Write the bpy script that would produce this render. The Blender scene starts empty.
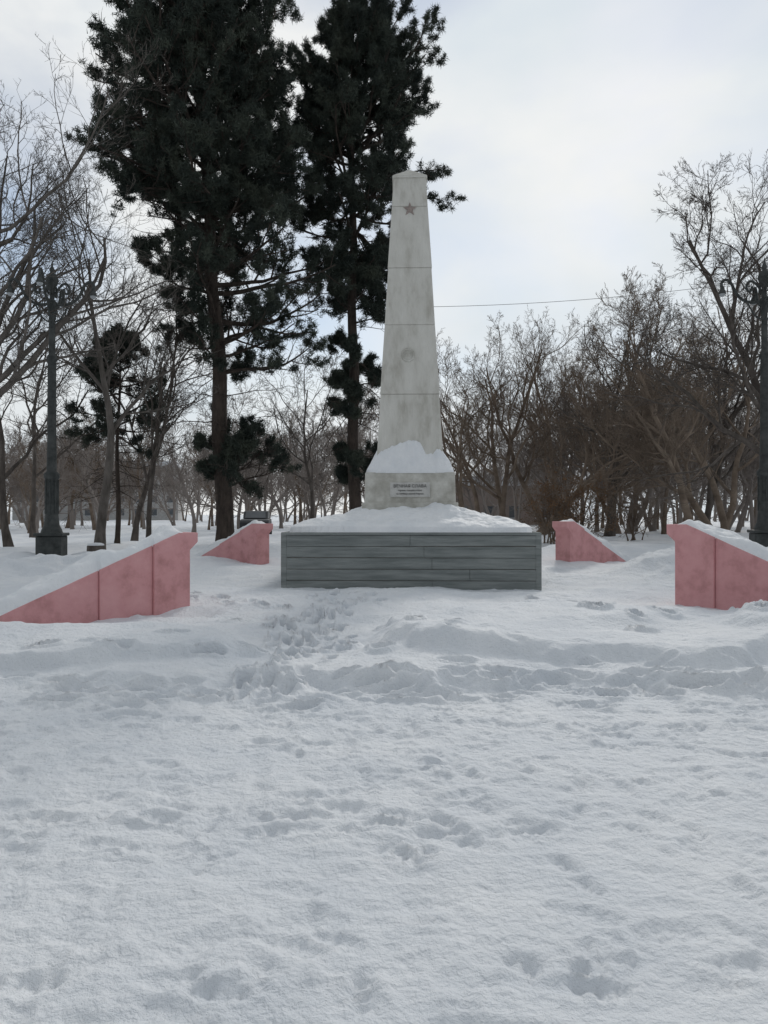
import bpy, math, numpy as np
from mathutils import Vector, Matrix
rad=math.radians
scene=bpy.context.scene
scene.view_settings.view_transform='Standard'
scene.view_settings.look='None'
scene.view_settings.exposure=0
COL=scene.collection

# ---------------------------------------------------------------- noise
def _h(ix,iy,s):
    v=np.sin(ix*127.1+iy*311.7+s*74.7)*43758.5453
    return v-np.floor(v)
def vnoise(x,y,s=0):
    x=np.asarray(x,float);y=np.asarray(y,float)
    ix=np.floor(x);iy=np.floor(y);fx=x-ix;fy=y-iy
    fx=fx*fx*fx*(fx*(fx*6-15)+10);fy=fy*fy*fy*(fy*(fy*6-15)+10)
    a=_h(ix,iy,s);b=_h(ix+1,iy,s);c=_h(ix,iy+1,s);d=_h(ix+1,iy+1,s)
    return (a*(1-fx)+b*fx)*(1-fy)+(c*(1-fx)+d*fx)*fy-0.5
def fbm(x,y,o=4,s=0):
    t=0;a=1
    for i in range(o):
        ca,sa=math.cos(0.6*i+.3),math.sin(0.6*i+.3)
        t=t+a*vnoise((x*ca-y*sa)*2**i,(x*sa+y*ca)*2**i,s+i*3);a*=.5
    return t
def sstep(a,b,v):
    t=np.clip((v-a)/(b-a),0,1);return t*t*(3-2*t)
def g(x,y,cx,cy,sx,sy,h):
    return h*np.exp(-((x-cx)/sx)**2-((y-cy)/sy)**2)
def H(x,y):
    x=np.asarray(x,float);y=np.asarray(y,float)
    wob=0.7*fbm(x*.5,y*.5,3,5)+0.3*fbm(x*2.2,y*2.2,3,8)
    edge=y+wob
    k=sstep(6.85,7.15,edge)
    z=k*0.12
    k2=sstep(11.1,11.5,y+1.1*fbm(x*.4+3,y*.4,3,6)+.2*fbm(x*2,y*2,2,9))
    z=z+k2*.06
    z=z+k*0.12*fbm(x*.45,y*.5,3,11)+k*0.045*fbm(x*1.6,y*1.7,3,12)
    # thick undisturbed slabs of snow with a steep front lip
    def slab(cx,cy,sx,sy,h,e0=.88,e1=1.05):
        r=np.sqrt(((x-cx)/sx)**2+((y-cy)/sy)**2)+.24*fbm(x*1.1,y*1.1,4,cx*3)
        return h*(1-sstep(e0,e1,r))
    z=z+slab(2.5,9.2,2.9,1.7,.19)+slab(2.2,10.0,1.7,1.2,.09,.5,1.1)+slab(-3.6,8.5,2.3,.9,.15)+slab(6.0,8.9,1.7,1.3,.13)
    z=z+g(x,y,1.9,13.4,2.0,.7,.08)+g(x,y,-1.6,13.6,.6,.6,.02)
    z=z-k*g(x,y,-.65,9.6,.6,2.6,.10)
    z=z-k*g(x,y,-4.6,10.6,1.2,.7,.06)
    # heaps of cleared snow
    z=z+g(x,y,6.9,17.4,1.5,1.1,.62)+g(x,y,9.0,18.3,2.0,1.3,.45)+g(x,y,-8.8,19.8,3.2,1.6,.38)+g(x,y,-9.8,17.5,1.5,.9,.40)+g(x,y,-7.0,18.2,1.0,.8,.38)
    z=z+g(x,y,10.0,20,2,2,.2)+g(x,y,5.5,23,1.6,1,.3)+g(x,y,-5.6,24,2.6,1,.3)
    hp=np.exp(-((y-18.2)/2.2)**2)*sstep(5,7,np.abs(x))
    z=z+hp*.26*fbm(x*1.7,y*1.7,4,19)
    far=sstep(15,24,y)
    z=z+far*(0.10+0.22*fbm(x*.16,y*.16,3,21)+.16*fbm(x*.7,y*.7,3,22))
    z=z+sstep(140,600,np.abs(y))*1.0
    return z
def Hs(x,y): return float(H(np.array([x]),np.array([y]))[0])

# ---------------------------------------------------------------- materials
def newmat(name):
    m=bpy.data.materials.new(name);m.use_nodes=True
    nt=m.node_tree;b=nt.nodes['Principled BSDF']
    return m,nt,b
def mat(name,c1,c2,scale=3,rough=.8,bump=.3,bscale=20,detail=6,coord='Object',c3=None,stretch=None,bdist=.02,spec=.3,lo=.35,hi=.65):
    m,nt,b=newmat(name);N=nt.nodes;L=nt.links
    tc=N.new('ShaderNodeTexCoord');mp=N.new('ShaderNodeMapping')
    L.new(tc.outputs[coord],mp.inputs[0])
    if stretch: mp.inputs['Scale'].default_value=stretch
    n=N.new('ShaderNodeTexNoise');n.inputs['Scale'].default_value=scale;n.inputs['Detail'].default_value=detail;n.inputs['Roughness'].default_value=.65
    L.new(mp.outputs[0],n.inputs['Vector'])
    r=N.new('ShaderNodeValToRGB');e=r.color_ramp.elements
    e[0].position=lo;e[0].color=(*c1,1);e[1].position=hi;e[1].color=(*c2,1)
    if c3:
        q=e.new(.5*(lo+hi));q.color=(*c3,1)
    L.new(n.outputs['Fac'],r.inputs[0]);L.new(r.outputs[0],b.inputs['Base Color'])
    b.inputs['Roughness'].default_value=rough
    b.inputs['Specular IOR Level'].default_value=spec
    if bump>0:
        n2=N.new('ShaderNodeTexNoise');n2.inputs['Scale'].default_value=bscale;n2.inputs['Detail'].default_value=6;n2.inputs['Roughness'].default_value=.6
        L.new(mp.outputs[0],n2.inputs['Vector'])
        bp=N.new('ShaderNodeBump');bp.inputs['Strength'].default_value=bump;bp.inputs['Distance'].default_value=bdist
        L.new(n2.outputs['Fac'],bp.inputs['Height']);L.new(bp.outputs[0],b.inputs['Normal'])
    return m
M_snow=mat('snow',(.71,.745,.785),(.83,.85,.87),scale=.9,rough=.7,bump=.95,bscale=21,bdist=.032,spec=.2,coord='Object',detail=9)
M_snow2=mat('snow_cap',(.76,.785,.81),(.86,.87,.88),scale=2,rough=.65,bump=.6,bscale=11,bdist=.04,spec=.25)
M_plaster=mat('whitewashed_plaster',(.38,.36,.31),(.70,.685,.635),scale=1.6,rough=.9,bump=.6,bscale=14,c3=(.60,.585,.535),stretch=(1.8,1.8,.6),detail=12,bdist=.02,lo=.28,hi=.70)
M_plaster2=mat('pedestal_plaster',(.38,.365,.32),(.63,.62,.57),scale=3,rough=.9,bump=.5,bscale=14,detail=9,bdist=.02)
M_seam=mat('seam_dark',(.26,.25,.23),(.36,.35,.32),scale=8,rough=.95)
M_pink=mat('pink_paint',(.44,.21,.205),(.70,.38,.385),scale=2.6,rough=.85,bump=.6,bscale=16,c3=(.64,.325,.33),detail=13,bdist=.015,lo=.27,hi=.7)
M_wood=mat('grey_painted_boards',(.14,.158,.155),(.32,.34,.33),scale=2.0,rough=.85,bump=.6,bscale=9,stretch=(.5,3,5),detail=12,bdist=.012,lo=.3,hi=.72)
M_iron=mat('cast_iron_paint',(.025,.029,.028),(.07,.075,.072),scale=5,rough=.6,bump=.2,bscale=30)
M_glass=mat('lamp_glass',(.30,.32,.33),(.42,.44,.45),scale=5,rough=.3,bump=0)
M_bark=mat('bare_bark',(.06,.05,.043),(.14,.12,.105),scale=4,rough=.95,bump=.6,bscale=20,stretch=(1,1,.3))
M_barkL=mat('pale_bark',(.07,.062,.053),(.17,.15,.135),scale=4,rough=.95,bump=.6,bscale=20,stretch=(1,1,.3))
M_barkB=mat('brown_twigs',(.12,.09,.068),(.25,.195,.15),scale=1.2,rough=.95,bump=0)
M_barkF=mat('far_twigs_hazed',(.20,.17,.152),(.32,.285,.26),scale=.3,rough=.95,bump=0)  # distance haze put into the colour: bark lightened for the far trees
M_pinebark=mat('pine_bark',(.034,.027,.023),(.085,.066,.054),scale=5,rough=.95,bump=.8,bscale=14,stretch=(1,1,.35),bdist=.05)
M_needle=mat('pine_needles',(.022,.031,.026),(.072,.084,.062),scale=.9,rough=.8,bump=0,c3=(.04,.051,.040),detail=4)
M_dry=mat('dry_leaves',(.12,.07,.04),(.24,.14,.075),scale=2,rough=.9,bump=0)
M_wall=mat('house_wall',(.42,.41,.40),(.50,.49,.47),scale=1,rough=.9,bump=0)
M_brick=mat('brick_wall',(.27,.22,.19),(.34,.28,.25),scale=1,rough=.9,bump=0)
M_win=mat('window_glass',(.10,.11,.12),(.14,.15,.16),scale=1,rough=.3,bump=0)
M_roof=mat('snowy_roof',(.6,.62,.65),(.75,.77,.8),scale=1,rough=.8,bump=0)
M_star=mat('weathered_relief',(.26,.21,.19),(.38,.32,.29),scale=9,rough=.9)
M_letter=mat('dark_letters',(.10,.10,.095),(.16,.155,.15),scale=9,rough=.8,bump=0)
M_plaque=mat('plaque',(.46,.455,.43),(.60,.59,.56),scale=6,rough=.6,bump=.2)
M_wire=mat('cable',(.12,.12,.12),(.16,.16,.16),bump=0)
M_car=mat('car_paint',(.03,.032,.036),(.05,.052,.056),scale=2,rough=.4,bump=0)
M_tyre=mat('tyre_rubber',(.02,.02,.02),(.035,.035,.035),scale=6,rough=.9)

# ---------------------------------------------------------------- mesh helpers
def mesh_np(name,V,F,m,smooth=True,parent=None,loc=None):
    me=bpy.data.meshes.new(name)
    V=np.ascontiguousarray(V,dtype=np.float32)
    if not isinstance(F,list):F=[F]
    tot=[];idx=[]
    for f in F:
        f=np.asarray(f,dtype=np.int32)
        idx.append(f.ravel());tot.append(np.full(len(f),f.shape[1],np.int32))
    idx=np.concatenate(idx);tot=np.concatenate(tot)
    st=np.concatenate([[0],np.cumsum(tot)[:-1]]).astype(np.int32)
    me.vertices.add(len(V));me.vertices.foreach_set('co',V.ravel())
    me.loops.add(len(idx));me.loops.foreach_set('vertex_index',idx)
    me.polygons.add(len(tot));me.polygons.foreach_set('loop_start',st);me.polygons.foreach_set('loop_total',tot)
    me.polygons.foreach_set('use_smooth',np.full(len(tot),smooth,bool))
    me.update(calc_edges=True);me.validate()
    if m:me.materials.append(m)
    o=bpy.data.objects.new(name,me);COL.objects.link(o)
    if parent:o.parent=parent
    if loc is not None:o.location=loc
    return o
def empty(name,loc=(0,0,0),rz=0,parent=None):
    e=bpy.data.objects.new(name,None);COL.objects.link(e);e.location=loc;e.rotation_euler=(0,0,rz);e.empty_display_size=.2
    if parent:e.parent=parent
    return e
def grid_faces(nx,ny):
    i=np.arange(ny-1)[:,None]*nx+np.arange(nx-1)[None,:]
    i=i.ravel();return np.stack([i,i+1,i+nx+1,i+nx],1)
def bevel(o,w=.01,seg=2):
    b=o.modifiers.new('bevel','BEVEL');b.width=w;b.segments=seg;b.limit_method='ANGLE';b.angle_limit=rad(30)
    return o
def frustum(name,w0,d0,w1,d1,z0,z1,m,parent,cx=0,cy=0,bw=.01):
    V=[(cx-w0/2,cy-d0/2,z0),(cx+w0/2,cy-d0/2,z0),(cx+w0/2,cy+d0/2,z0),(cx-w0/2,cy+d0/2,z0),
       (cx-w1/2,cy-d1/2,z1),(cx+w1/2,cy-d1/2,z1),(cx+w1/2,cy+d1/2,z1),(cx-w1/2,cy+d1/2,z1)]
    F=[(3,2,1,0),(4,5,6,7),(0,1,5,4),(1,2,6,5),(2,3,7,6),(3,0,4,7)]
    o=mesh_np(name,np.array(V),np.array(F),m,False,parent)
    if bw>0:bevel(o,bw)
    return o
def box(name,x0,x1,y0,y1,z0,z1,m,parent,bw=.008):
    return frustum(name,x1-x0,y1-y0,x1-x0,y1-y0,z0,z1,m,parent,(x0+x1)/2,(y0+y1)/2,bw)
def prism(name,prof,y0,y1,m,parent,bw=.01):
    n=len(prof);V=[(p[0],y0,p[1]) for p in prof]+[(p[0],y1,p[1]) for p in prof]
    me=bpy.data.meshes.new(name)
    F=[tuple(range(n)),tuple(range(2*n-1,n-1,-1))]+[(i,i+n,(i+1)%n+n,(i+1)%n) for i in range(n)]
    me.from_pydata(V,[],F);me.materials.append(m)
    import bmesh
    bm=bmesh.new();bm.from_mesh(me);bmesh.ops.recalc_face_normals(bm,faces=bm.faces);bm.to_mesh(me);bm.free()
    o=bpy.data.objects.new(name,me);COL.objects.link(o);o.parent=parent
    if bw>0:bevel(o,bw)
    return o
def lathe(name,prof,seg,m,parent,smooth=True,loc=(0,0,0)):
    a=np.linspace(0,2*math.pi,seg,endpoint=False)
    V=[];
    for r,z in prof: V+= [(r*math.cos(t),r*math.sin(t),z) for t in a]
    F=[]
    for i in range(len(prof)-1):
        for j in range(seg):
            F.append((i*seg+j,i*seg+(j+1)%seg,(i+1)*seg+(j+1)%seg,(i+1)*seg+j))
    o=mesh_np(name,np.array(V),np.array(F),m,smooth,parent,loc)
    return o
def norm(v):return v/np.maximum(np.linalg.norm(v,axis=-1,keepdims=True),1e-9)
def tubes(levels):
    Vs=[];Fs=[];off=0
    for P,R,s in levels:
        B,n,_=P.shape
        T=norm(np.gradient(P,axis=1))
        mean=norm(P[:,-1]-P[:,0])
        ref=np.where(np.abs(mean[:,2:3])<.8,np.array([[0,0,1.]]),np.array([[1.,0,0]]))
        ref=ref[:,None,:]+np.zeros_like(T)
        n1=norm(np.cross(T,ref));n2=np.cross(T,n1)
        a=np.arange(s)*2*math.pi/s
        V=P[:,:,None,:]+R[:,:,None,None]*(np.cos(a)[None,None,:,None]*n1[:,:,None,:]+np.sin(a)[None,None,:,None]*n2[:,:,None,:])
        Vs.append(V.reshape(-1,3))
        b=np.arange(B)[:,None,None]*n*s;i=np.arange(n-1)[None,:,None]*s;j=np.arange(s)[None,None,:];j2=(j+1)%s
        F=np.stack([b+i+j,b+i+j2,b+i+s+j2,b+i+s+j],-1).reshape(-1,4)+off
        Fs.append(F);off+=B*n*s
    return np.concatenate(Vs),np.concatenate(Fs)
def grow(rng,S,D,Ln,Rd,n,wig,trop,tip=.25):
    B=len(S);P=np.zeros((B,n+1,3));R=np.zeros((B,n+1));P[:,0]=S;R[:,0]=Rd
    d=norm(D)
    for i in range(n):
        d=norm(d+rng.normal(0,wig,(B,3))+np.array([0,0,trop]))
        P[:,i+1]=P[:,i]+d*(Ln/n)[:,None];R[:,i+1]=Rd*(1-(1-tip)*(i+1)/n)
    return P,R
def spawn(rng,P,R,k,t0,t1,ang,angs,lf,rf,Ln):
    B,n1,_=P.shape;n=n1-1
    t=t0+(t1-t0)*(np.arange(k)[None,:]+rng.uniform(0,1,(B,k)))/k
    f=np.clip(t*n,0,n-1e-4);i=f.astype(int);fr=(f-i)[...,None]
    bi=np.arange(B)[:,None]
    p=P[bi,i]*(1-fr)+P[bi,i+1]*fr
    T=norm(P[bi,i+1]-P[bi,i])
    r=R[bi,i]*(1-fr[...,0])+R[bi,i+1]*fr[...,0]
    q=norm(np.cross(T,rng.normal(0,1,(B,k,3))))
    a=np.radians(rng.normal(ang,angs,(B,k)))[...,None]
    d=T*np.cos(a)+q*np.sin(a)
    L=Ln[:,None]*lf*(1.15-.55*(t-t0)/(t1-t0+1e-6))*rng.uniform(.65,1.25,(B,k))
    return p.reshape(-1,3),d.reshape(-1,3),L.ravel(),np.minimum(r*rf,r*.9).ravel(),t.ravel()
def bare_tree_data(seed,h=12,r=.2,stem=.35,boughs=8,ks=(6,5,5,4),spread=42,lean=(0,0),minr=.006,trop=.06,stems=1,wig=.1,lfs=(.55,.5,.5,.5,.5)):
    rng=np.random.default_rng(seed)
    S=np.zeros((stems,3));D=np.zeros((stems,3));D[:,2]=1;D[:,0]=lean[0];D[:,1]=lean[1]
    if stems>1:
        D[:,:2]+=rng.normal(0,.3,(stems,2));S[:,:2]=rng.normal(0,.15,(stems,2))
    Ln=np.full(stems,h*.78)*rng.uniform(.8,1.0,stems)
    P,R=grow(rng,S,D,Ln,np.full(stems,r),12,wig*.7,.03,.2)
    R[:,0]*=1.35
    lv=[(P,R,8)]
    p,d,L,rr,_=spawn(rng,P,R,boughs,stem,.98,spread,10,lfs[0],.62,Ln)
    for i,k in enumerate(ks):
        n=[8,6,5,3,3][min(i,4)];sd=[6,5,3,3,3][min(i,4)]
        rr=np.maximum(rr,minr)
        P,R=grow(rng,p,d,L,rr,n,[wig*1.3,wig*1.4,wig*1.5,.14,.14][min(i,4)],trop,.35)
        lv.append((P,np.maximum(R,minr*.6),sd))
        p,d,L,rr,_=spawn(rng,P,R,k,.15,1.0,40,12,lfs[min(i+1,4)],.6,L)
    P,R=grow(rng,p,d,L,np.maximum(rr,minr)*.9,3,.14,trop,.4)
    lv.append((P,np.maximum(R,minr*.5),3))
    return lv
def tree_obj(name,lv,m,loc,rz=0,sc=1,parent=None):
    V,F=tubes(lv);o=mesh_np(name,V,F,m,True,parent);o.location=loc;o.rotation_euler=(0,0,rz);o.scale=(sc,)*3
    return o
def cards(rng,C,size,w,n):
    Cn=np.repeat(C,n,axis=0);B=len(Cn)
    d=norm(rng.normal(0,1,(B,3))+np.array([0,0,.35]));q=norm(np.cross(d,rng.normal(0,1,(B,3))))
    l=size*rng.uniform(.6,1.15,B)[:,None]
    b=Cn+rng.normal(0,.05,(B,3))
    V=np.stack([b-q*w/2,b+q*w/2,b+d*l+q*w*.12],1).reshape(-1,3)
    F=np.arange(B*3).reshape(-1,3)
    return V,F

# ---------------------------------------------------------------- ground
def axis(c0,c1,step,lo,hi,gr=1.12):
    a=list(np.arange(c0,c1,step));s=step
    up=[];v=a[-1]
    while v<hi:
        s=s*gr;v+=s;up.append(v)
    s=step;v=a[0];dn=[]
    while v>lo:
        s*=gr;v-=s;dn.append(v)
    return np.array(dn[::-1]+a+up)
xs=axis(-6.8,7.4,.021,-900,900,1.07)
ya=np.arange(1.9,8.6,.018);yb=np.arange(8.6,17,.035)
yc=[];v=yb[-1];s=.045
while v<1400: s*=1.04;v+=s;yc.append(v)
yd=[];v=1.9;s=.03
while v>-200:s*=1.2;v-=s;yd.append(v)
ys=np.concatenate([yd[::-1],ya,yb,yc])
X,Y=np.meshgrid(xs,ys)
Z=H(X,Y)
near=(1-sstep(20,30,Y))*(1-sstep(8,12,np.abs(X)))
path=1-sstep(6.4,7.2,Y)
tr=fbm(X*1.1,Y*1.1,3,31)
# packed path: lumps, overlapping half-erased prints, crumbs
crumb=np.clip(fbm(X*8,Y*9,3,35)-.12,0,1)
lump=fbm(X*4.2,Y*5.2,3,33)
fine=np.clip(fbm(X*15,Y*17,2,36)-.05,0,1)
patch=np.clip(.55+fbm(X*.8,Y*1.6,2,39)*1.5,0.1,1)
Z+=near*path*(.022*tr+.018*lump*np.clip(.75+1.2*tr,.25,1.4)+.044*crumb*patch+.026*fine*np.clip(.6+fbm(X*.9+4,Y*1.3,2,38)*1.6,0.15,1))
Z-=near*path*.010*sstep(.05,.22,fbm(X*3.1+7,Y*3.6,3,37))
Z+=near*(1-path)*(.016*fbm(X*4,Y*4,3,41)+.03*np.clip(fbm(X*1.8,Y*1.8,3,42),0,1)+.035*np.clip(fbm(X*7,Y*7,2,44)-.2,0,1))
rng=np.random.default_rng(4)
st=[]
def walk(x0,y0,x1,y1,depth,wid=.12,jit=.05,step=.36,sz=1):
    L=math.hypot(x1-x0,y1-y0);n=max(1,int(L/step));a=math.atan2(y1-y0,x1-x0)
    for i in range(n):
        t=(i+.5)/n;sd=1 if i%2 else -1
        st.append((x0+(x1-x0)*t-math.sin(a)*wid*sd+rng.normal(0,jit),y0+(y1-y0)*t+math.cos(a)*wid*sd+rng.normal(0,jit),a+rng.normal(0,.2),depth*rng.uniform(.5,1.2),sz*rng.uniform(.8,1.15)))
for i in range(5): walk(-1.0+rng.normal(0,.45),6.6,-.4+rng.normal(0,.4),13.4,.12,jit=.13,step=.45)
walk(-.9,8.2,-1.6,11,.16);walk(-1.4,11.5,-4,13.5,.12);walk(-1.5,9.2,-1.1,11.2,.22,sz=1.4,step=.6);walk(-.5,9.4,-.1,7.9,.22,sz=1.6,step=.6)
walk(2.6,12.9,3.1,8.4,.2,step=.6,sz=1.2);walk(3.0,12.5,3.5,9.6,.18,step=.6,sz=1.3);walk(4.6,9.5,5.3,7.6,.18,sz=1.3,step=.5);walk(5,8.6,4.6,10.4,.16,step=.5,sz=1.2)
walk(.4,9.6,.9,8.0,.15,sz=1.3,step=.5);walk(-6,7.9,-1,8.2,.13,jit=.12,step=.5);walk(-5.5,9.3,-2,9.8,.11,step=.6,sz=1.2);walk(-1,10.6,-5,11.4,.1,step=.6)
for i in range(8): walk(-6.5+rng.uniform(0,3),6.85+rng.normal(0,.25),6.8-rng.uniform(0,4),7.05+rng.normal(0,.25),.075,jit=.16,step=.65)
walk(.2,7.4,6.5,7.6,.09,jit=.15,step=.65)
for i in range(60):
    a=rng.uniform(-.5,.5)+rng.choice([0,math.pi,.2]);x0=rng.uniform(-6,6);y0=rng.uniform(2.0,7.0);L=rng.uniform(1.5,6)
    walk(x0,y0,x0+L*math.cos(a),y0+L*math.sin(a)*.6,.018,jit=.08,step=.55,sz=.9)
for i in range(900): st.append((rng.uniform(-6,6),rng.uniform(2,7),rng.uniform(0,6.3),rng.uniform(.006,.018),rng.uniform(.5,1.0)))
for (cx,cy,a,dp,sz) in st:
    i0,i1=np.searchsorted(xs,[cx-.4,cx+.4]);j0,j1=np.searchsorted(ys,[cy-.4,cy+.4])
    if i1<=i0 or j1<=j0:continue
    sx=X[j0:j1,i0:i1]-cx;sy=Y[j0:j1,i0:i1]-cy
    u=(sx*math.cos(a)+sy*math.sin(a))/(.150*sz);w=(-sx*math.sin(a)+sy*math.cos(a))/(.060*sz*(1.1+.25*np.clip(u,-1,1)))
    irr=1+.6*vnoise(X[j0:j1,i0:i1]*9,Y[j0:j1,i0:i1]*9,91)
    r2=(u*u+w*w)*irr
    Z[j0:j1,i0:i1]+= -dp*np.exp(-(r2**2.5)) + dp*.32*np.exp(-((np.sqrt(r2)-1.35)/.32)**2)*irr + (min(dp,.014)*.45*np.sin(u*13)*np.exp(-r2**2) if dp<.04 else 0)
ground=mesh_np('snow_ground',np.stack([X,Y,Z],-1).reshape(-1,3),grid_faces(len(xs),len(ys)),M_snow,True)

# ---------------------------------------------------------------- monument
mon=empty('obelisk_monument',(.575,17.0,0),rad(-1.5))
W=2.48
zt=1.26
nb=6;zb=-.1;hh=(zt-.05-zb)/nb
frustum('box_core',2*W-.06,2*W-.06,2*W-.06,2*W-.06,-.2,zt-.06,M_seam,mon,bw=0)
for i in range(nb):
    z0=zb+i*hh
    for s_,nm in ((-1,'front'),(1,'back')):
        yy=s_*(W-.02); dz=rng.normal(0,.006)
        xj=rng.uniform(-1.2,1.2)   # butt joint along each course
        prism('board_%s_%da'%(nm,i),[(-W+.1,z0+.006+dz),(xj-.002,z0+.006),(xj-.002,z0+hh-.006),(-W+.1,z0+hh-.006)],yy-.022-rng.uniform(0,.012),yy+.022,M_wood,mon,.006)
        prism('board_%s_%db'%(nm,i),[(xj+.002,z0+.006),(W-.1,z0+.006-dz),(W-.1,z0+hh-.006),(xj+.002,z0+hh-.008)],yy-.022-rng.uniform(0,.012),yy+.022,M_wood,mon,.006)
    for s_,nm in ((-1,'left'),(1,'right')):
        box('board_%s_%d'%(nm,i),s_*(W-.02)-.025,s_*(W-.02)+.025,-W+.1,W-.1,z0+.006,z0+hh-.006,M_wood,mon,.006)
for sx in(-1,1):
    for sy in(-1,1):
        box('corner_post',sx*(W-.045)-.055,sx*(W-.045)+.055,sy*(W-.045)-.055,sy*(W-.045)+.055,-.2,zt-.01,M_wood,mon)
box('top_rail_front',-W+.012,W-.012,-W-.03,-W+.14,zt-.05,zt,M_wood,mon)
box('top_rail_back',-W+.012,W-.012,-W+2*W-.14,W+.03,zt-.05,zt,M_wood,mon)
box('top_rail_left',-W-.03,-W+.01,-W+.15,W-.15,zt-.05,zt-.002,M_wood,mon)
box('top_rail_right',W-.01,W+.03,-W+.15,W-.15,zt-.05,zt-.002,M_wood,mon)
# snow on the box: deep, rounded lip, lumpy heap against the pedestal
n=240;u=np.linspace(-1,1,n);U,Vv=np.meshgrid(u,u)
px=U*(W-.0);py=Vv*(W+.01)
mm=(np.abs(U)**6+np.abs(Vv)**6)**(1/6)
rr=mm+(.06*fbm(px*.9,py*.9,4,51)-.03)*sstep(0,.5,1-np.clip(mm,0,1)+.2)
hz=.29*np.power(np.clip(1-np.clip(rr,0,1)**3.2,0,1),.45)
hz+=np.clip(1-rr,0,1)*.30*fbm(px*1.2,py*1.2,4,52)
d0=np.hypot((px-.15)/1.15,(py+1.0)/.75)
hz+=.15*np.exp(-(d0**3))+.10*np.exp(-((px-1.1)**2/.35+(py+1.3)**2/.35))+.05*np.exp(-((px+1.2)**2/.3+(py+1.5)**2/.3))
hz+=(.07*fbm(px*2.6,py*2.6,4,53)+.02*fbm(px*9,py*9,2,54))*sstep(0,.08,1-mm)
zz_=zt+.012+np.maximum(hz,0)
zz_=np.where(mm>.995,zt-.02,zz_)
mesh_np('snow_on_box',np.stack([px,py,zz_],-1).reshape(-1,3),grid_faces(n,n),M_snow2,True,mon)
# pedestal
frustum('pedestal',1.98,1.98,1.90,1.90,1.0,2.50,M_plaster2,mon,bw=.03)
frustum('pedestal_ledge',2.06,2.06,2.03,2.03,1.0,1.86,M_plaster2,mon,bw=.02)
z0,z1=2.50,9.0;w0,w1=1.46,.71
def wz(z):
    t=(z-z0)/(z1-z0);return w0+(w1-w0)*t
cuts=[2.503,4.2,5.72,6.98,8.35,9.0]
for i in range(5):
    a,b=cuts[i],cuts[i+1]
    frustum('shaft_block_%d'%i,wz(a)+.02*(i%2),wz(a)+.02*(i%2),wz(b),wz(b),a+.003,b-.003,M_plaster,mon,bw=.010)
frustum('shaft_core',w0-.03,w0-.03,w1-.03,w1-.03,2.5,9.0,M_plaster2,mon,bw=0)
frustum('shaft_collar',.77,.77,.75,.75,8.992,9.05,M_plaster,mon,bw=.01)
frustum('pyramid_cap',.74,.74,.04,.04,9.052,9.32,M_plaster,mon,bw=.01)
# snow banked against the foot of the shaft
n=190;u=np.linspace(-1,1,n);U,Vv=np.meshgrid(u,u);px=U*.955;py=Vv*.955
mm=(np.abs(U)**9+np.abs(Vv)**9)**(1/9)
t=np.clip((1-mm)/.24,0,1)
ht=.42+.13*np.cos(px*2.2+.2)+.20*fbm(px*3.0+5,py*.8,4,62)
hz=ht*t**.8+.12*fbm(px*5,py*5,4,63)*sstep(0,.3,t)
hz=np.where(Vv<0,hz,hz*.6)
zz_=np.where(mm>.99,2.48,2.515+np.maximum(hz,0.01))
mesh_np('snow_on_pedestal',np.stack([px,py,zz_],-1).reshape(-1,3),grid_faces(n,n),M_snow2,True,mon)
def star(cz,R,yf,nm):
    V=[(0,-.05,0)];
    for i in range(10):
        a=math.pi/2+i*math.pi/5;r=R if i%2==0 else R*.40
        V.append((r*math.cos(a),0,r*math.sin(a)))
    F=[(0,1+(i+1)%10,1+i) for i in range(10)]
    o=mesh_np(nm,np.array(V),np.array(F),M_star,False,mon);o.location=(0,yf,cz);return o
star(8.28,.16,-wz(8.25)/2-.014,'star')
o=lathe('medallion',[(.15,0),(.15,.03),(.11,.045),(.10,.03),(.03,.05),(.001,.055)],24,M_plaster2,mon);o.rotation_euler=(rad(90),0,0);o.location=(-.04,-wz(5.05)/2-.0,5.05)
box('plaque',-.42,.42,-1.008,-.94,1.97,2.28,M_plaque,mon,.006)
def text(s,z,size):
    c=bpy.data.curves.new('inscription','FONT');c.body=s;c.size=size;c.align_x='CENTER';c.align_y='CENTER';c.extrude=.004;c.materials.append(M_letter)
    o=bpy.data.objects.new('inscription',c);COL.objects.link(o);o.parent=mon;o.location=(0,-1.014,z);o.rotation_euler=(rad(90),0,0)
text('ВЕЧНАЯ СЛАВА',2.20,.09);text('героям, павшим в боях',2.11,.045);text('за свободу нашей Родины',2.04,.045)

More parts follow.
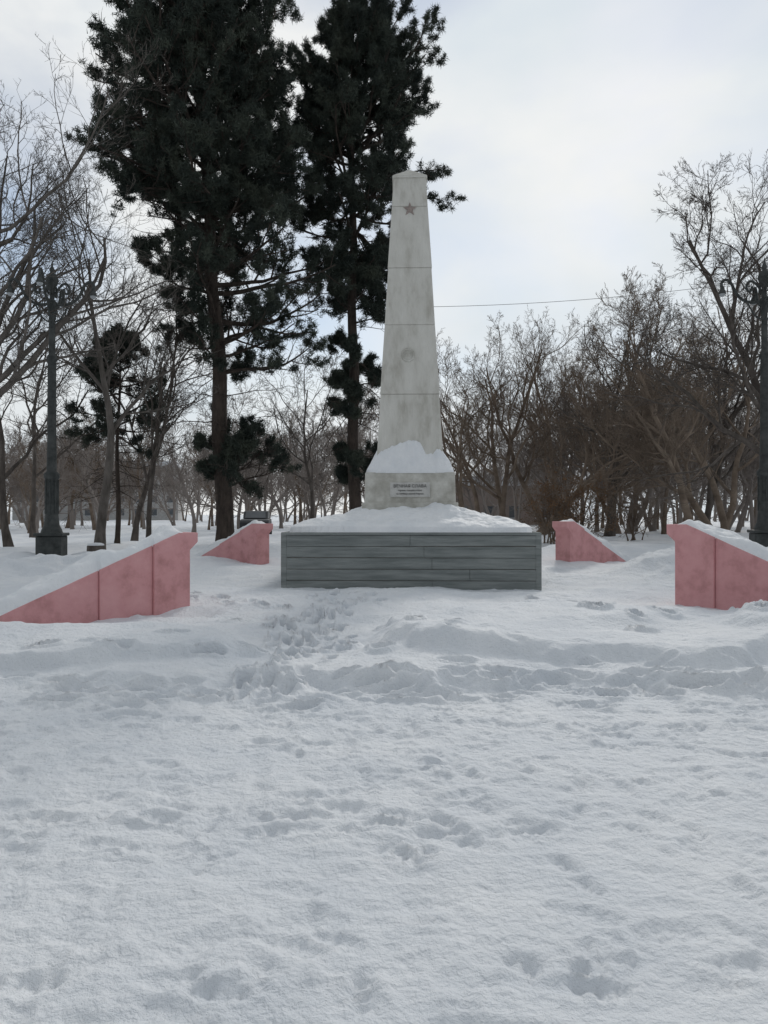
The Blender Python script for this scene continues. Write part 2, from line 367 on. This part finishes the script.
# ---------------------------------------------------------------- pink wing walls
def wing(ix,iy,ox,oy,Ht,base,L=3.1):
    a=math.atan2(oy-iy,ox-ix)
    e=empty('pink_wing_wall',(ix,iy,0),a)
    b0=base-.3
    def top(u): return base+Ht-(0 if u<.18 else (u-.18)*Ht*.93/(L-.18))
    prism('end_block',[(-.14,top(-.14)),(-.14,top(0)-.15),(0,top(0)-.27),(0,b0),(.62,b0),(.62,top(.62)),(.18,top(.18))],-.25,.25,M_pink,e,.012)
    prism('middle_panel',[(.622,b0),(1.45,b0),(1.45,top(1.45)-.01),(.622,top(.622)-.01)],-.205,.205,M_pink,e,.01)
    prism('outer_panel',[(1.452,b0),(L,b0),(L,top(L)-.02),(1.452,top(1.452)-.02)],-.17,.17,M_pink,e,.01)
    nx,ny=150,36
    uu=np.linspace(-.02,L-.02,nx);vv=np.linspace(-1,1,ny);UU,VV=np.meshgrid(uu,vv)
    hw=np.where(UU<.62,.235,np.where(UU<1.45,.195,.162))*(1+.05*fbm(UU*4+ix,UU*0+iy,2,70))
    tp=base+Ht-np.where(UU<.18,0,(UU-.18)*Ht*.93/(L-.18))
    prof=np.power(np.clip(1-np.abs(VV)**3.5,0,1),.6)
    en=sstep(-.02,.25,UU)*.8+.2*sstep(-.02,.0,UU)
    z=tp-.03+prof*en*(.13+.15*fbm(UU*1.9+ix,VV*.6+iy,4,71)+.10*sstep(.6,2.0,UU))
    mesh_np('snow_on_wall',np.stack([UU,VV*hw,z],-1).reshape(-1,3),grid_faces(nx,ny),M_snow2,True,e)
    return e
wing(-3.2,12.0,-5.15,9.9,1.22,.10)
wing(4.72,12.0,6.6,9.8,1.33,.12)
wing(-3.25,20.4,-5.6,22.0,1.30,.06,2.9)
wing(4.80,20.4,7.1,22.2,1.36,.06,2.9)

# ---------------------------------------------------------------- street lamps
def curve_tube(name,pts,r,m,parent,rz=0):
    c=bpy.data.curves.new(name,'CURVE');c.dimensions='3D';c.bevel_depth=r;c.bevel_resolution=3;c.resolution_u=8
    s=c.splines.new('NURBS');s.points.add(len(pts)-1)
    for p,q in zip(s.points,pts):p.co=(*q,1)
    s.use_endpoint_u=True;s.order_u=3;c.materials.append(m)
    o=bpy.data.objects.new(name,c);COL.objects.link(o);o.parent=parent;o.rotation_euler=(0,0,rz);return o
def lamp(x,y,zb,rz):
    e=empty('street_lamp',(x,y,zb),rz)
    box('plinth',-.32,.32,-.32,.32,-.6,.62,M_iron,e,.03)
    box('plinth_cap',-.36,.36,-.36,.36,.622,.70,M_iron,e,.02)
    lathe('pole',[(.28,.70),(.25,.80),(.20,.90),(.165,1.2),(.16,2.1),(.20,2.15),(.20,2.25),(.13,2.32),(.115,3.2),(.105,5.2),(.14,5.25),(.14,5.32),(.085,5.4),(.075,6.6),(.12,6.68),(.12,6.78),(.06,6.86),(.055,7.15),(.12,7.22),(.17,7.35),(.13,7.48),(.05,7.56),(.07,7.64),(.03,7.72),(.001,7.9)],14,M_iron,e)
    for k in range(8):
        a=k*math.pi/4
        o=box('flute_%d'%k,.15,.178,-.018,.018,1.2,2.1,M_iron,e,.004);o.rotation_euler=(0,0,a)
    for k in range(4):
        a=k*math.pi/2
        pts=[(.03,0,6.75),(.25,0,6.68),(.55,0,6.78),(.72,0,7.0),(.82,0,7.28),(.98,0,7.38),(1.09,0,7.24),(1.03,0,7.12)]
        curve_tube('arm_%d'%k,pts,.038,M_iron,e,a)
        curve_tube('scroll_%d'%k,[(.08,0,7.0),(.25,0,7.3),(.44,0,7.25),(.44,0,7.02),(.30,0,7.0),(.30,0,7.14)],.03,M_iron,e,a)
        curve_tube('bracket_%d'%k,[(.05,0,6.25),(.2,0,6.3),(.32,0,6.5),(.42,0,6.72)],.022,M_iron,e,a)
        cx,cy=1.04*math.cos(a),1.04*math.sin(a)
        lathe('shade_%d'%k,[(.02,.13),(.04,.12),(.06,.05),(.09,-.02),(.10,-.06),(.09,-.07)],12,M_iron,e,True,(cx,cy,7.05))
        lathe('bulb_%d'%k,[(.001,-.15),(.04,-.14),(.07,-.11),(.08,-.08),(.07,-.05)],12,M_glass,e,True,(cx,cy,7.05))
lamp(-8.75,20,.42,rad(8));lamp(10.03,20,.5,rad(-12))

# ---------------------------------------------------------------- pines
def pine(name,x,y,trunk,env,limbs,ztop,r0,seed,dens=lambda z:1,shoots=5,nn=16,sub=(8,6),size=.20,w=.028,mx=9):
    rng=np.random.default_rng(seed)
    e=empty(name,(x,y,Hs(x,y)-.1))
    tz=[t[0] for t in trunk];n=26
    zz=np.linspace(0,ztop,n);P=np.stack([np.interp(zz,tz,[t[1] for t in trunk])+.05*np.sin(zz*1.1),np.interp(zz,tz,[t[2] for t in trunk]),zz],1)[None]
    R=(r0*np.power(np.clip(1-zz/ztop*.93,0,1),.75))[None];R[0,0]*=1.25
    ez=[q[0] for q in env]
    zs=[];
    while len(zs)<limbs:
        z=rng.uniform(ez[0],ztop-.2)
        if rng.uniform()<dens(z):zs.append(z)
    zs=np.array(sorted(zs));az=np.arange(limbs)*2.4+rng.normal(0,.3,limbs)
    l=np.interp(zs,ez,[q[1] for q in env]);r=np.interp(zs,ez,[q[2] for q in env])
    c=np.cos(az);ext=np.where(c>0,r,l)*np.abs(c)+.5*(l+r)*(1-np.abs(c))
    Ln=np.minimum(np.maximum(ext,.3)*rng.uniform(.68,1.12,limbs),mx)
    frac=(zs-ez[0])/(ztop-ez[0])
    el=np.where(frac>.6,rng.uniform(.15,.7,limbs)+.6*np.clip(frac-.85,0,1)/.15,rng.uniform(-.25,.3,limbs))
    S=np.stack([np.interp(zs,zz,P[0,:,0]),np.interp(zs,zz,P[0,:,1]),zs-Ln*np.tan(el)*.35],1)
    D=np.stack([c*np.cos(el),np.sin(az)*np.cos(el),np.sin(el)],1)
    rl=np.clip(.018*Ln+.012,.02,.12)
    P1,R1=grow(rng,S,D,Ln,rl,9,.13,.05,.25)
    p,d,L,rr,_=spawn(rng,P1,R1,sub[0],.25,1.0,50,14,.38,.6,Ln)
    P2,R2=grow(rng,p,d,L,np.maximum(rr,.01),5,.14,.10,.4)
    p,d,L,rr,_=spawn(rng,P2,R2,sub[1],.2,1.0,44,14,.45,.6,L)
    L=np.maximum(L,.28)
    P3,R3=grow(rng,p,d,L,np.maximum(rr*.8,.006),3,.15,.2,.5)
    k=34;zs2=rng.uniform(2.2,ztop*.6,k);a2=rng.uniform(0,6.28,k)
    S2=np.stack([np.interp(zs2,zz,P[0,:,0]),np.interp(zs2,zz,P[0,:,1]),zs2],1);D2=np.stack([np.cos(a2),np.sin(a2),rng.uniform(-.4,.2,k)],1)
    L2=rng.uniform(.6,3.2,k)
    P4,R4=grow(rng,S2,D2,L2,np.full(k,.022),6,.16,.0,.25)
    p,d,L5,rr,_=spawn(rng,P4,R4,6,.3,1,45,12,.4,.6,L2)
    P5,R5=grow(rng,p,d,L5,np.full(len(p),.010),4,.16,0,.4)
    p,d,L6,rr,_=spawn(rng,P5,R5,4,.3,1,45,12,.5,.6,L5)
    P6,R6=grow(rng,p,d,L6,np.full(len(p),.007),3,.16,0,.4)
    V,F=tubes([(P,R,12),(P1,R1,6),(P2,R2,4),(P3,R3,3),(P4,R4,4),(P5,R5,3),(P6,R6,3)])
    mesh_np('trunk_and_limbs',V,F,M_pinebark,True,e)
    t=rng.uniform(.15,1,(len(P3),shoots))*3;i=np.minimum(t.astype(int),2);f=(t-i)[...,None];b=np.arange(len(P3))[:,None]
    C=(P3[b,i]*(1-f)+P3[b,i+1]*f).reshape(-1,3)
    # sparser, clumpier needles in the lower crown
    thr=np.interp(C[:,2]/ztop,[.3,.5,.62],[-.14,-.24,-.40])
    keep=fbm(C[:,0]*.9+C[:,1]*.5,C[:,2]*.9,2,seed)>thr
    C=C[keep]
    V,F=cards(rng,C,size,w,nn)
    mesh_np('needles',V,F,M_needle,False,e)
    return e
pine('pine_tree',-5.86,28,[(0,0,0),(7,-.25,0),(14,-.75,.1),(21.5,-1.0,0)],
     [(2.6,.7,2.4),(4.0,1.0,2.8),(6.0,2.2,3.8),(8.5,2.6,4.8),(10.5,2.9,4.6),(12.5,3.9,4.2),(14.0,4.9,4.3),(16.5,5.1,4.0),(18.5,4.7,3.5),(20.5,3.6,2.8),(21.9,1.5,1.3)],
     152,21.9,.34,5,dens=lambda z:.28 if z<8 else (.5 if z<12 else 1),shoots=6)
pine('pine_tree',-1.25,32,[(0,0,0),(8,-.05,0),(16,-.1,.1),(22.9,.0,0)],
     [(2.6,.9,1.4),(6,1.0,1.5),(9,1.3,1.7),(10.8,1.7,2.4),(12.2,2.5,3.4),(13.6,3.0,4.5),(16.0,3.1,4.8),(18.2,2.9,4.5),(20.2,2.5,3.7),(21.8,1.5,2.3),(23.0,.3,.5)],
     122,22.9,.27,8,dens=lambda z:.28 if z<9 else (.42 if z<13 else 1),shoots=6,mx=4.4)
pine('pine_tree',-11.6,33,[(0,0,0),(9.3,.1,0)],
     [(4.6,1.6,1.7),(6.2,2.3,2.4),(7.6,1.7,1.8),(9.2,.4,.4)],34,9.2,.12,13,sub=(6,5),shoots=4)

# ---------------------------------------------------------------- bare trees near
def put(lv,m,x,y,rz=0,sc=1):
    return tree_obj('bare_tree',lv,m,(x,y,Hs(x,y)-.08),rz,sc)
put(bare_tree_data(21,h=13,r=.17,stem=.4,boughs=9,ks=(6,6,5,4),spread=34,minr=.006,wig=.1,lfs=(.5,.5,.5,.5,.5)),M_barkL,-9.0,24,2.4)
put(bare_tree_data(22,h=17.5,r=.24,stem=.25,boughs=13,ks=(7,6,5,3),spread=48,minr=.006,lean=(.05,0),wig=.13,lfs=(.5,.5,.5,.5,.5)),M_barkL,-12.6,22.3)
put(bare_tree_data(23,h=10,r=.12,stem=.35,boughs=9,ks=(6,5,4,3),spread=40,minr=.007),M_bark,-9.3,30)
put(bare_tree_data(26,h=15,r=.16,stem=.25,boughs=11,ks=(6,6,4,3),spread=46,minr=.007,wig=.14),M_bark,-14.3,29)
put(bare_tree_data(27,h=15,r=.16,stem=.25,boughs=10,ks=(6,5,4,3),spread=42,minr=.008,wig=.14),M_bark,-12.5,38)
put(bare_tree_data(28,h=15,r=.15,stem=.25,boughs=10,ks=(6,5,4,3),spread=42,minr=.008,wig=.14),M_bark,-18.5,40)
put(bare_tree_data(29,h=12,r=.12,stem=.3,boughs=10,ks=(6,5,4,3),spread=45,minr=.008),M_bark,-3.6,38)
put(bare_tree_data(24,h=15.5,r=.19,stem=.2,boughs=15,ks=(7,6,5,4),spread=50,minr=.006,lean=(.0,0),wig=.15,trop=.03,lfs=(.46,.5,.5,.5,.5)),M_bark,12.0,22.8)
rtree=[
 (31,13.5,.24,(.75,.1),.22,8.6,42,1),(32,16.5,.20,(-.05,0),.15,7.4,48,2),(33,17,.20,(.1,0),.2,13.5,45,2),(34,13,.2,(-.55,.1),.25,14.8,33,1),
 (35,16.5,.2,(.2,0),.2,17.4,39,2),(36,13,.17,(.35,-.1),.25,17.6,35,1),(37,18,.2,(0,0),.2,11.0,50,2),(38,12.5,.19,(-.4,0),.3,12.9,31,1),(39,17.5,.22,(.1,0),.2,19.6,46,2),(40,14,.14,(-.1,0),.15,5.2,46,3),(41,17.5,.18,(0,0),.15,16,52,3)]
for sd,h,r,ln,stm,x,y,ns in rtree:
    put(bare_tree_data(sd,h=h,r=r,stem=stm,boughs=10 if ns==1 else 8,ks=(7,6,5,4) if ns==1 else (6,5,5,3),spread=44,lean=ln,minr=.008,stems=ns,wig=.14,trop=.09),M_barkB if sd%3 else M_bark,x,y,0)
def shrub(x,y,seed,leaf=True):
    rng=np.random.default_rng(seed)
    e=empty('leafy_shrub',(x,y,Hs(x,y)-.05))
    lv=bare_tree_data(seed,h=3.6,r=.035,stem=.05,boughs=7,ks=(5,4,3),spread=38,stems=7,minr=.007,wig=.12)
    V,F=tubes(lv);mesh_np('stems',V,F,M_barkB,True,e)
    if leaf:
        C=lv[-1][0][:,-1];C=C[rng.uniform(size=len(C))<.25]
        V,F=cards(rng,C,.10,.05,3);mesh_np('leaves',V,F,M_dry,False,e)
for i,(x,y) in enumerate([(7.2,33),(9.2,36),(12.8,39)]): shrub(x,y,60+i,i<2)

# ---------------------------------------------------------------- distant tree mass
far=empty('distant_trees')
vars_=[]
for i in range(6):
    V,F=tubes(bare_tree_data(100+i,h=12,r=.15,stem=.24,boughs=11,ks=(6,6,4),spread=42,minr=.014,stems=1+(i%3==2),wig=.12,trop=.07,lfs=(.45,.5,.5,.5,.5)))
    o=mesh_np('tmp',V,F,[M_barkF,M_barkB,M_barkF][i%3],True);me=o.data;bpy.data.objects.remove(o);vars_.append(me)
rng=np.random.default_rng(77)
cnt=0
def inst(x,y,s):
    global cnt
    o=bpy.data.objects.new('tree_%d'%cnt,vars_[rng.integers(6)]);cnt+=1;COL.objects.link(o);o.parent=far
    o.location=(x,y,Hs(x,y)-.1);o.rotation_euler=(0,0,rng.uniform(0,6.28));o.scale=(s*rng.uniform(.9,1.2),s*rng.uniform(.9,1.2),s)
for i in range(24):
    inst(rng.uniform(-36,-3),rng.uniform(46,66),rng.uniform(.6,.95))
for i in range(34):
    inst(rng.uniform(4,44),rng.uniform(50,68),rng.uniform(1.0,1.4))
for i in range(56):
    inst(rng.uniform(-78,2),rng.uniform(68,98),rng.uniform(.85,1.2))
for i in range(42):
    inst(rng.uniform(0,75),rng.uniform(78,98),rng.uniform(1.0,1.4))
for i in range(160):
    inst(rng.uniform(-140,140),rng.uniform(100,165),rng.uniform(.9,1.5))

# ---------------------------------------------------------------- buildings far away
def house(name,x,y,w,d,h,rz,fl,nw,wm):
    e=empty(name,(x,y,Hs(x,y)-.3),rz)
    box('walls',-w/2,w/2,-d/2,d/2,0,h,wm,e,.02)
    prism('roof',[(-w/2-.4,h+.003),(w/2+.4,h+.003),(w/2-1,h+1.2),(-w/2+1,h+1.2)],-d/2-.4,d/2+.4,M_roof,e,.02)
    for f in range(fl):
        for k in range(nw):
            cx=-w/2+(k+.5)*w/nw;zz=1.2+f*3
            box('window_%d_%d'%(f,k),cx-.7,cx+.7,-d/2-.03,-d/2+.05,zz,zz+1.5,M_win,e,0)
            box('sill_%d_%d'%(f,k),cx-.8,cx+.8,-d/2-.12,-d/2+.04,zz-.1,zz-.004,M_roof,e,0)
house('apartment_building',-66,178,36,12,12.5,rad(8),4,10,M_wall)
house('brick_house',14,104,17,9,5.4,rad(-4),1,5,M_brick)
# parked car seen end-on beyond the rear wall
e=empty('parked_car',(-7.9,47,Hs(-7.9,47)+.0),rad(96))
prism('body',[(-2.1,.35),(-2.15,.85),(-1.95,1.02),(-1.0,1.08),(1.7,1.08),(2.1,.98),(2.15,.4),(1.9,.28),(-1.9,.28)],-.85,.85,M_car,e,.06)
prism('cabin',[(-.95,1.07),(-.35,1.55),(1.35,1.58),(1.8,1.07)],-.74,.74,M_car,e,.06)
for s_ in(-1,1): prism('side_glass',[(-.7,1.12),(-.28,1.48),(1.2,1.5),(1.5,1.12)],s_*.745-.008,s_*.745+.008,M_win,e,0)
V=np.array([(-.93,-.62,1.12),(-.93,.62,1.12),(-.42,.58,1.5),(-.42,-.58,1.5)])+np.array([-.03,0,.02]);mesh_np('windscreen',V,np.array([(0,1,2,3)]),M_win,False,e)
V=np.array([(1.78,-.62,1.12),(1.78,.62,1.12),(1.42,.58,1.5),(1.42,-.58,1.5)])+np.array([.03,0,.02]);mesh_np('rear_window',V,np.array([(0,1,2,3)]),M_win,False,e)
for wx in(-1.3,1.3):
    for s_ in(-1,1):
        o=lathe('wheel',[(.001,-.1),(.2,-.1),(.30,-.09),(.33,-.05),(.33,.05),(.30,.09),(.2,.1),(.001,.1)],20,M_tyre,e,True,(wx,s_*.80,.33));o.rotation_euler=(rad(90),0,0)
e=empty('tree_stump',(-8.35,22,Hs(-8.35,22)))
lathe('stump',[(.34,-.3),(.30,0),(.25,.2),(.24,.42),(.20,.46),(.001,.44)],14,M_bark,e)
lathe('snow_cap',[(.24,.44),(.23,.48),(.15,.51),(.001,.52)],14,M_snow2,e)
c=bpy.data.curves.new('overhead_cable','CURVE');c.dimensions='3D';c.bevel_depth=.018
s=c.splines.new('POLY');k=24;s.points.add(k)
for i in range(k+1):
    t=i/k;s.points[i].co=(-8+t*50,60,18.2+t*4.2-1.6*4*t*(1-t),1)
c.materials.append(M_wire)
o=bpy.data.objects.new('overhead_cable',c);COL.objects.link(o)

# ---------------------------------------------------------------- sky, sun, camera
w=bpy.data.worlds.new('World');scene.world=w;w.use_nodes=True
N=w.node_tree.nodes;L=w.node_tree.links
for nd in list(N):N.remove(nd)
EL=rad(31);AZ=rad(16)
dirv=Vector((math.sin(AZ)*math.cos(EL),math.cos(AZ)*math.cos(EL),math.sin(EL)))
sky=N.new('ShaderNodeTexSky');sky.sky_type='NISHITA';sky.sun_disc=False;sky.sun_elevation=EL;sky.sun_rotation=AZ;sky.air_density=1;sky.dust_density=.3
b1=N.new('ShaderNodeBackground');b1.inputs[1].default_value=.10;L.new(sky.outputs[0],b1.inputs[0])
tc=N.new('ShaderNodeTexCoord');mp=N.new('ShaderNodeMapping');mp.inputs['Scale'].default_value=(1,1,1.7);mp.inputs['Location'].default_value=(4.7,1.9,.9)
L.new(tc.outputs['Generated'],mp.inputs[0])
nz=N.new('ShaderNodeTexNoise');nz.inputs['Scale'].default_value=2.4;nz.inputs['Detail'].default_value=7;nz.inputs['Roughness'].default_value=.5;nz.inputs['Distortion'].default_value=.4
L.new(mp.outputs[0],nz.inputs['Vector'])
cr=N.new('ShaderNodeValToRGB');cr.color_ramp.elements[0].position=.36;cr.color_ramp.elements[0].color=(.35,.35,.35,1);cr.color_ramp.elements[1].position=.56;cr.color_ramp.elements[1].color=(.97,.97,.97,1)
L.new(nz.outputs['Fac'],cr.inputs[0])
# haze closes the sky near the horizon
sp=N.new('ShaderNodeSeparateXYZ');L.new(tc.outputs['Generated'],sp.inputs[0])
hz_=N.new('ShaderNodeMapRange');hz_.interpolation_type='SMOOTHSTEP';hz_.inputs['From Min'].default_value=.10;hz_.inputs['From Max'].default_value=.34;hz_.inputs['To Min'].default_value=1;hz_.inputs['To Max'].default_value=0
L.new(sp.outputs['Z'],hz_.inputs['Value'])
mxm=N.new('ShaderNodeMath');mxm.operation='MAXIMUM';L.new(cr.outputs[0],mxm.inputs[0]);L.new(hz_.outputs[0],mxm.inputs[1])
n2=N.new('ShaderNodeTexNoise');n2.inputs['Scale'].default_value=2.6;n2.inputs['Detail'].default_value=5;L.new(mp.outputs[0],n2.inputs['Vector'])
cc=N.new('ShaderNodeValToRGB');cc.color_ramp.elements[0].position=.35;cc.color_ramp.elements[0].color=(.80,.87,.92,1);cc.color_ramp.elements[1].position=.60;cc.color_ramp.elements[1].color=(.99,1.0,.99,1)
L.new(n2.outputs['Fac'],cc.inputs[0])
# cloud deck is brighter towards the hidden sun and darker opposite it
dp=N.new('ShaderNodeVectorMath');dp.operation='DOT_PRODUCT';dp.inputs[1].default_value=dirv;L.new(tc.outputs['Generated'],dp.inputs[0])
mr=N.new('ShaderNodeMapRange');mr.interpolation_type='SMOOTHSTEP';mr.inputs['From Min'].default_value=-.3;mr.inputs['From Max'].default_value=.9;mr.inputs['To Min'].default_value=.46;mr.inputs['To Max'].default_value=.90
L.new(dp.outputs['Value'],mr.inputs['Value'])
b2=N.new('ShaderNodeBackground');L.new(cc.outputs[0],b2.inputs[0]);L.new(mr.outputs[0],b2.inputs[1])
mx=N.new('ShaderNodeMixShader');L.new(mxm.outputs[0],mx.inputs[0]);L.new(b1.outputs[0],mx.inputs[1]);L.new(b2.outputs[0],mx.inputs[2])
ow=N.new('ShaderNodeOutputWorld');L.new(mx.outputs[0],ow.inputs[0])
sl=bpy.data.lights.new('sun','SUN');sl.energy=1.1;sl.angle=rad(10);sl.color=(1,.95,.89)
so=bpy.data.objects.new('sun',sl);COL.objects.link(so)
so.rotation_euler=dirv.to_track_quat('Z','Y').to_euler()
cam=bpy.data.cameras.new('camera');co=bpy.data.objects.new('camera',cam);COL.objects.link(co)
cam.sensor_fit='VERTICAL';cam.sensor_height=36;cam.lens=26.7;cam.clip_end=4000;cam.clip_start=.05
co.location=(0,0,1.6);co.rotation_euler=(rad(90.2),0,0)
scene.camera=co
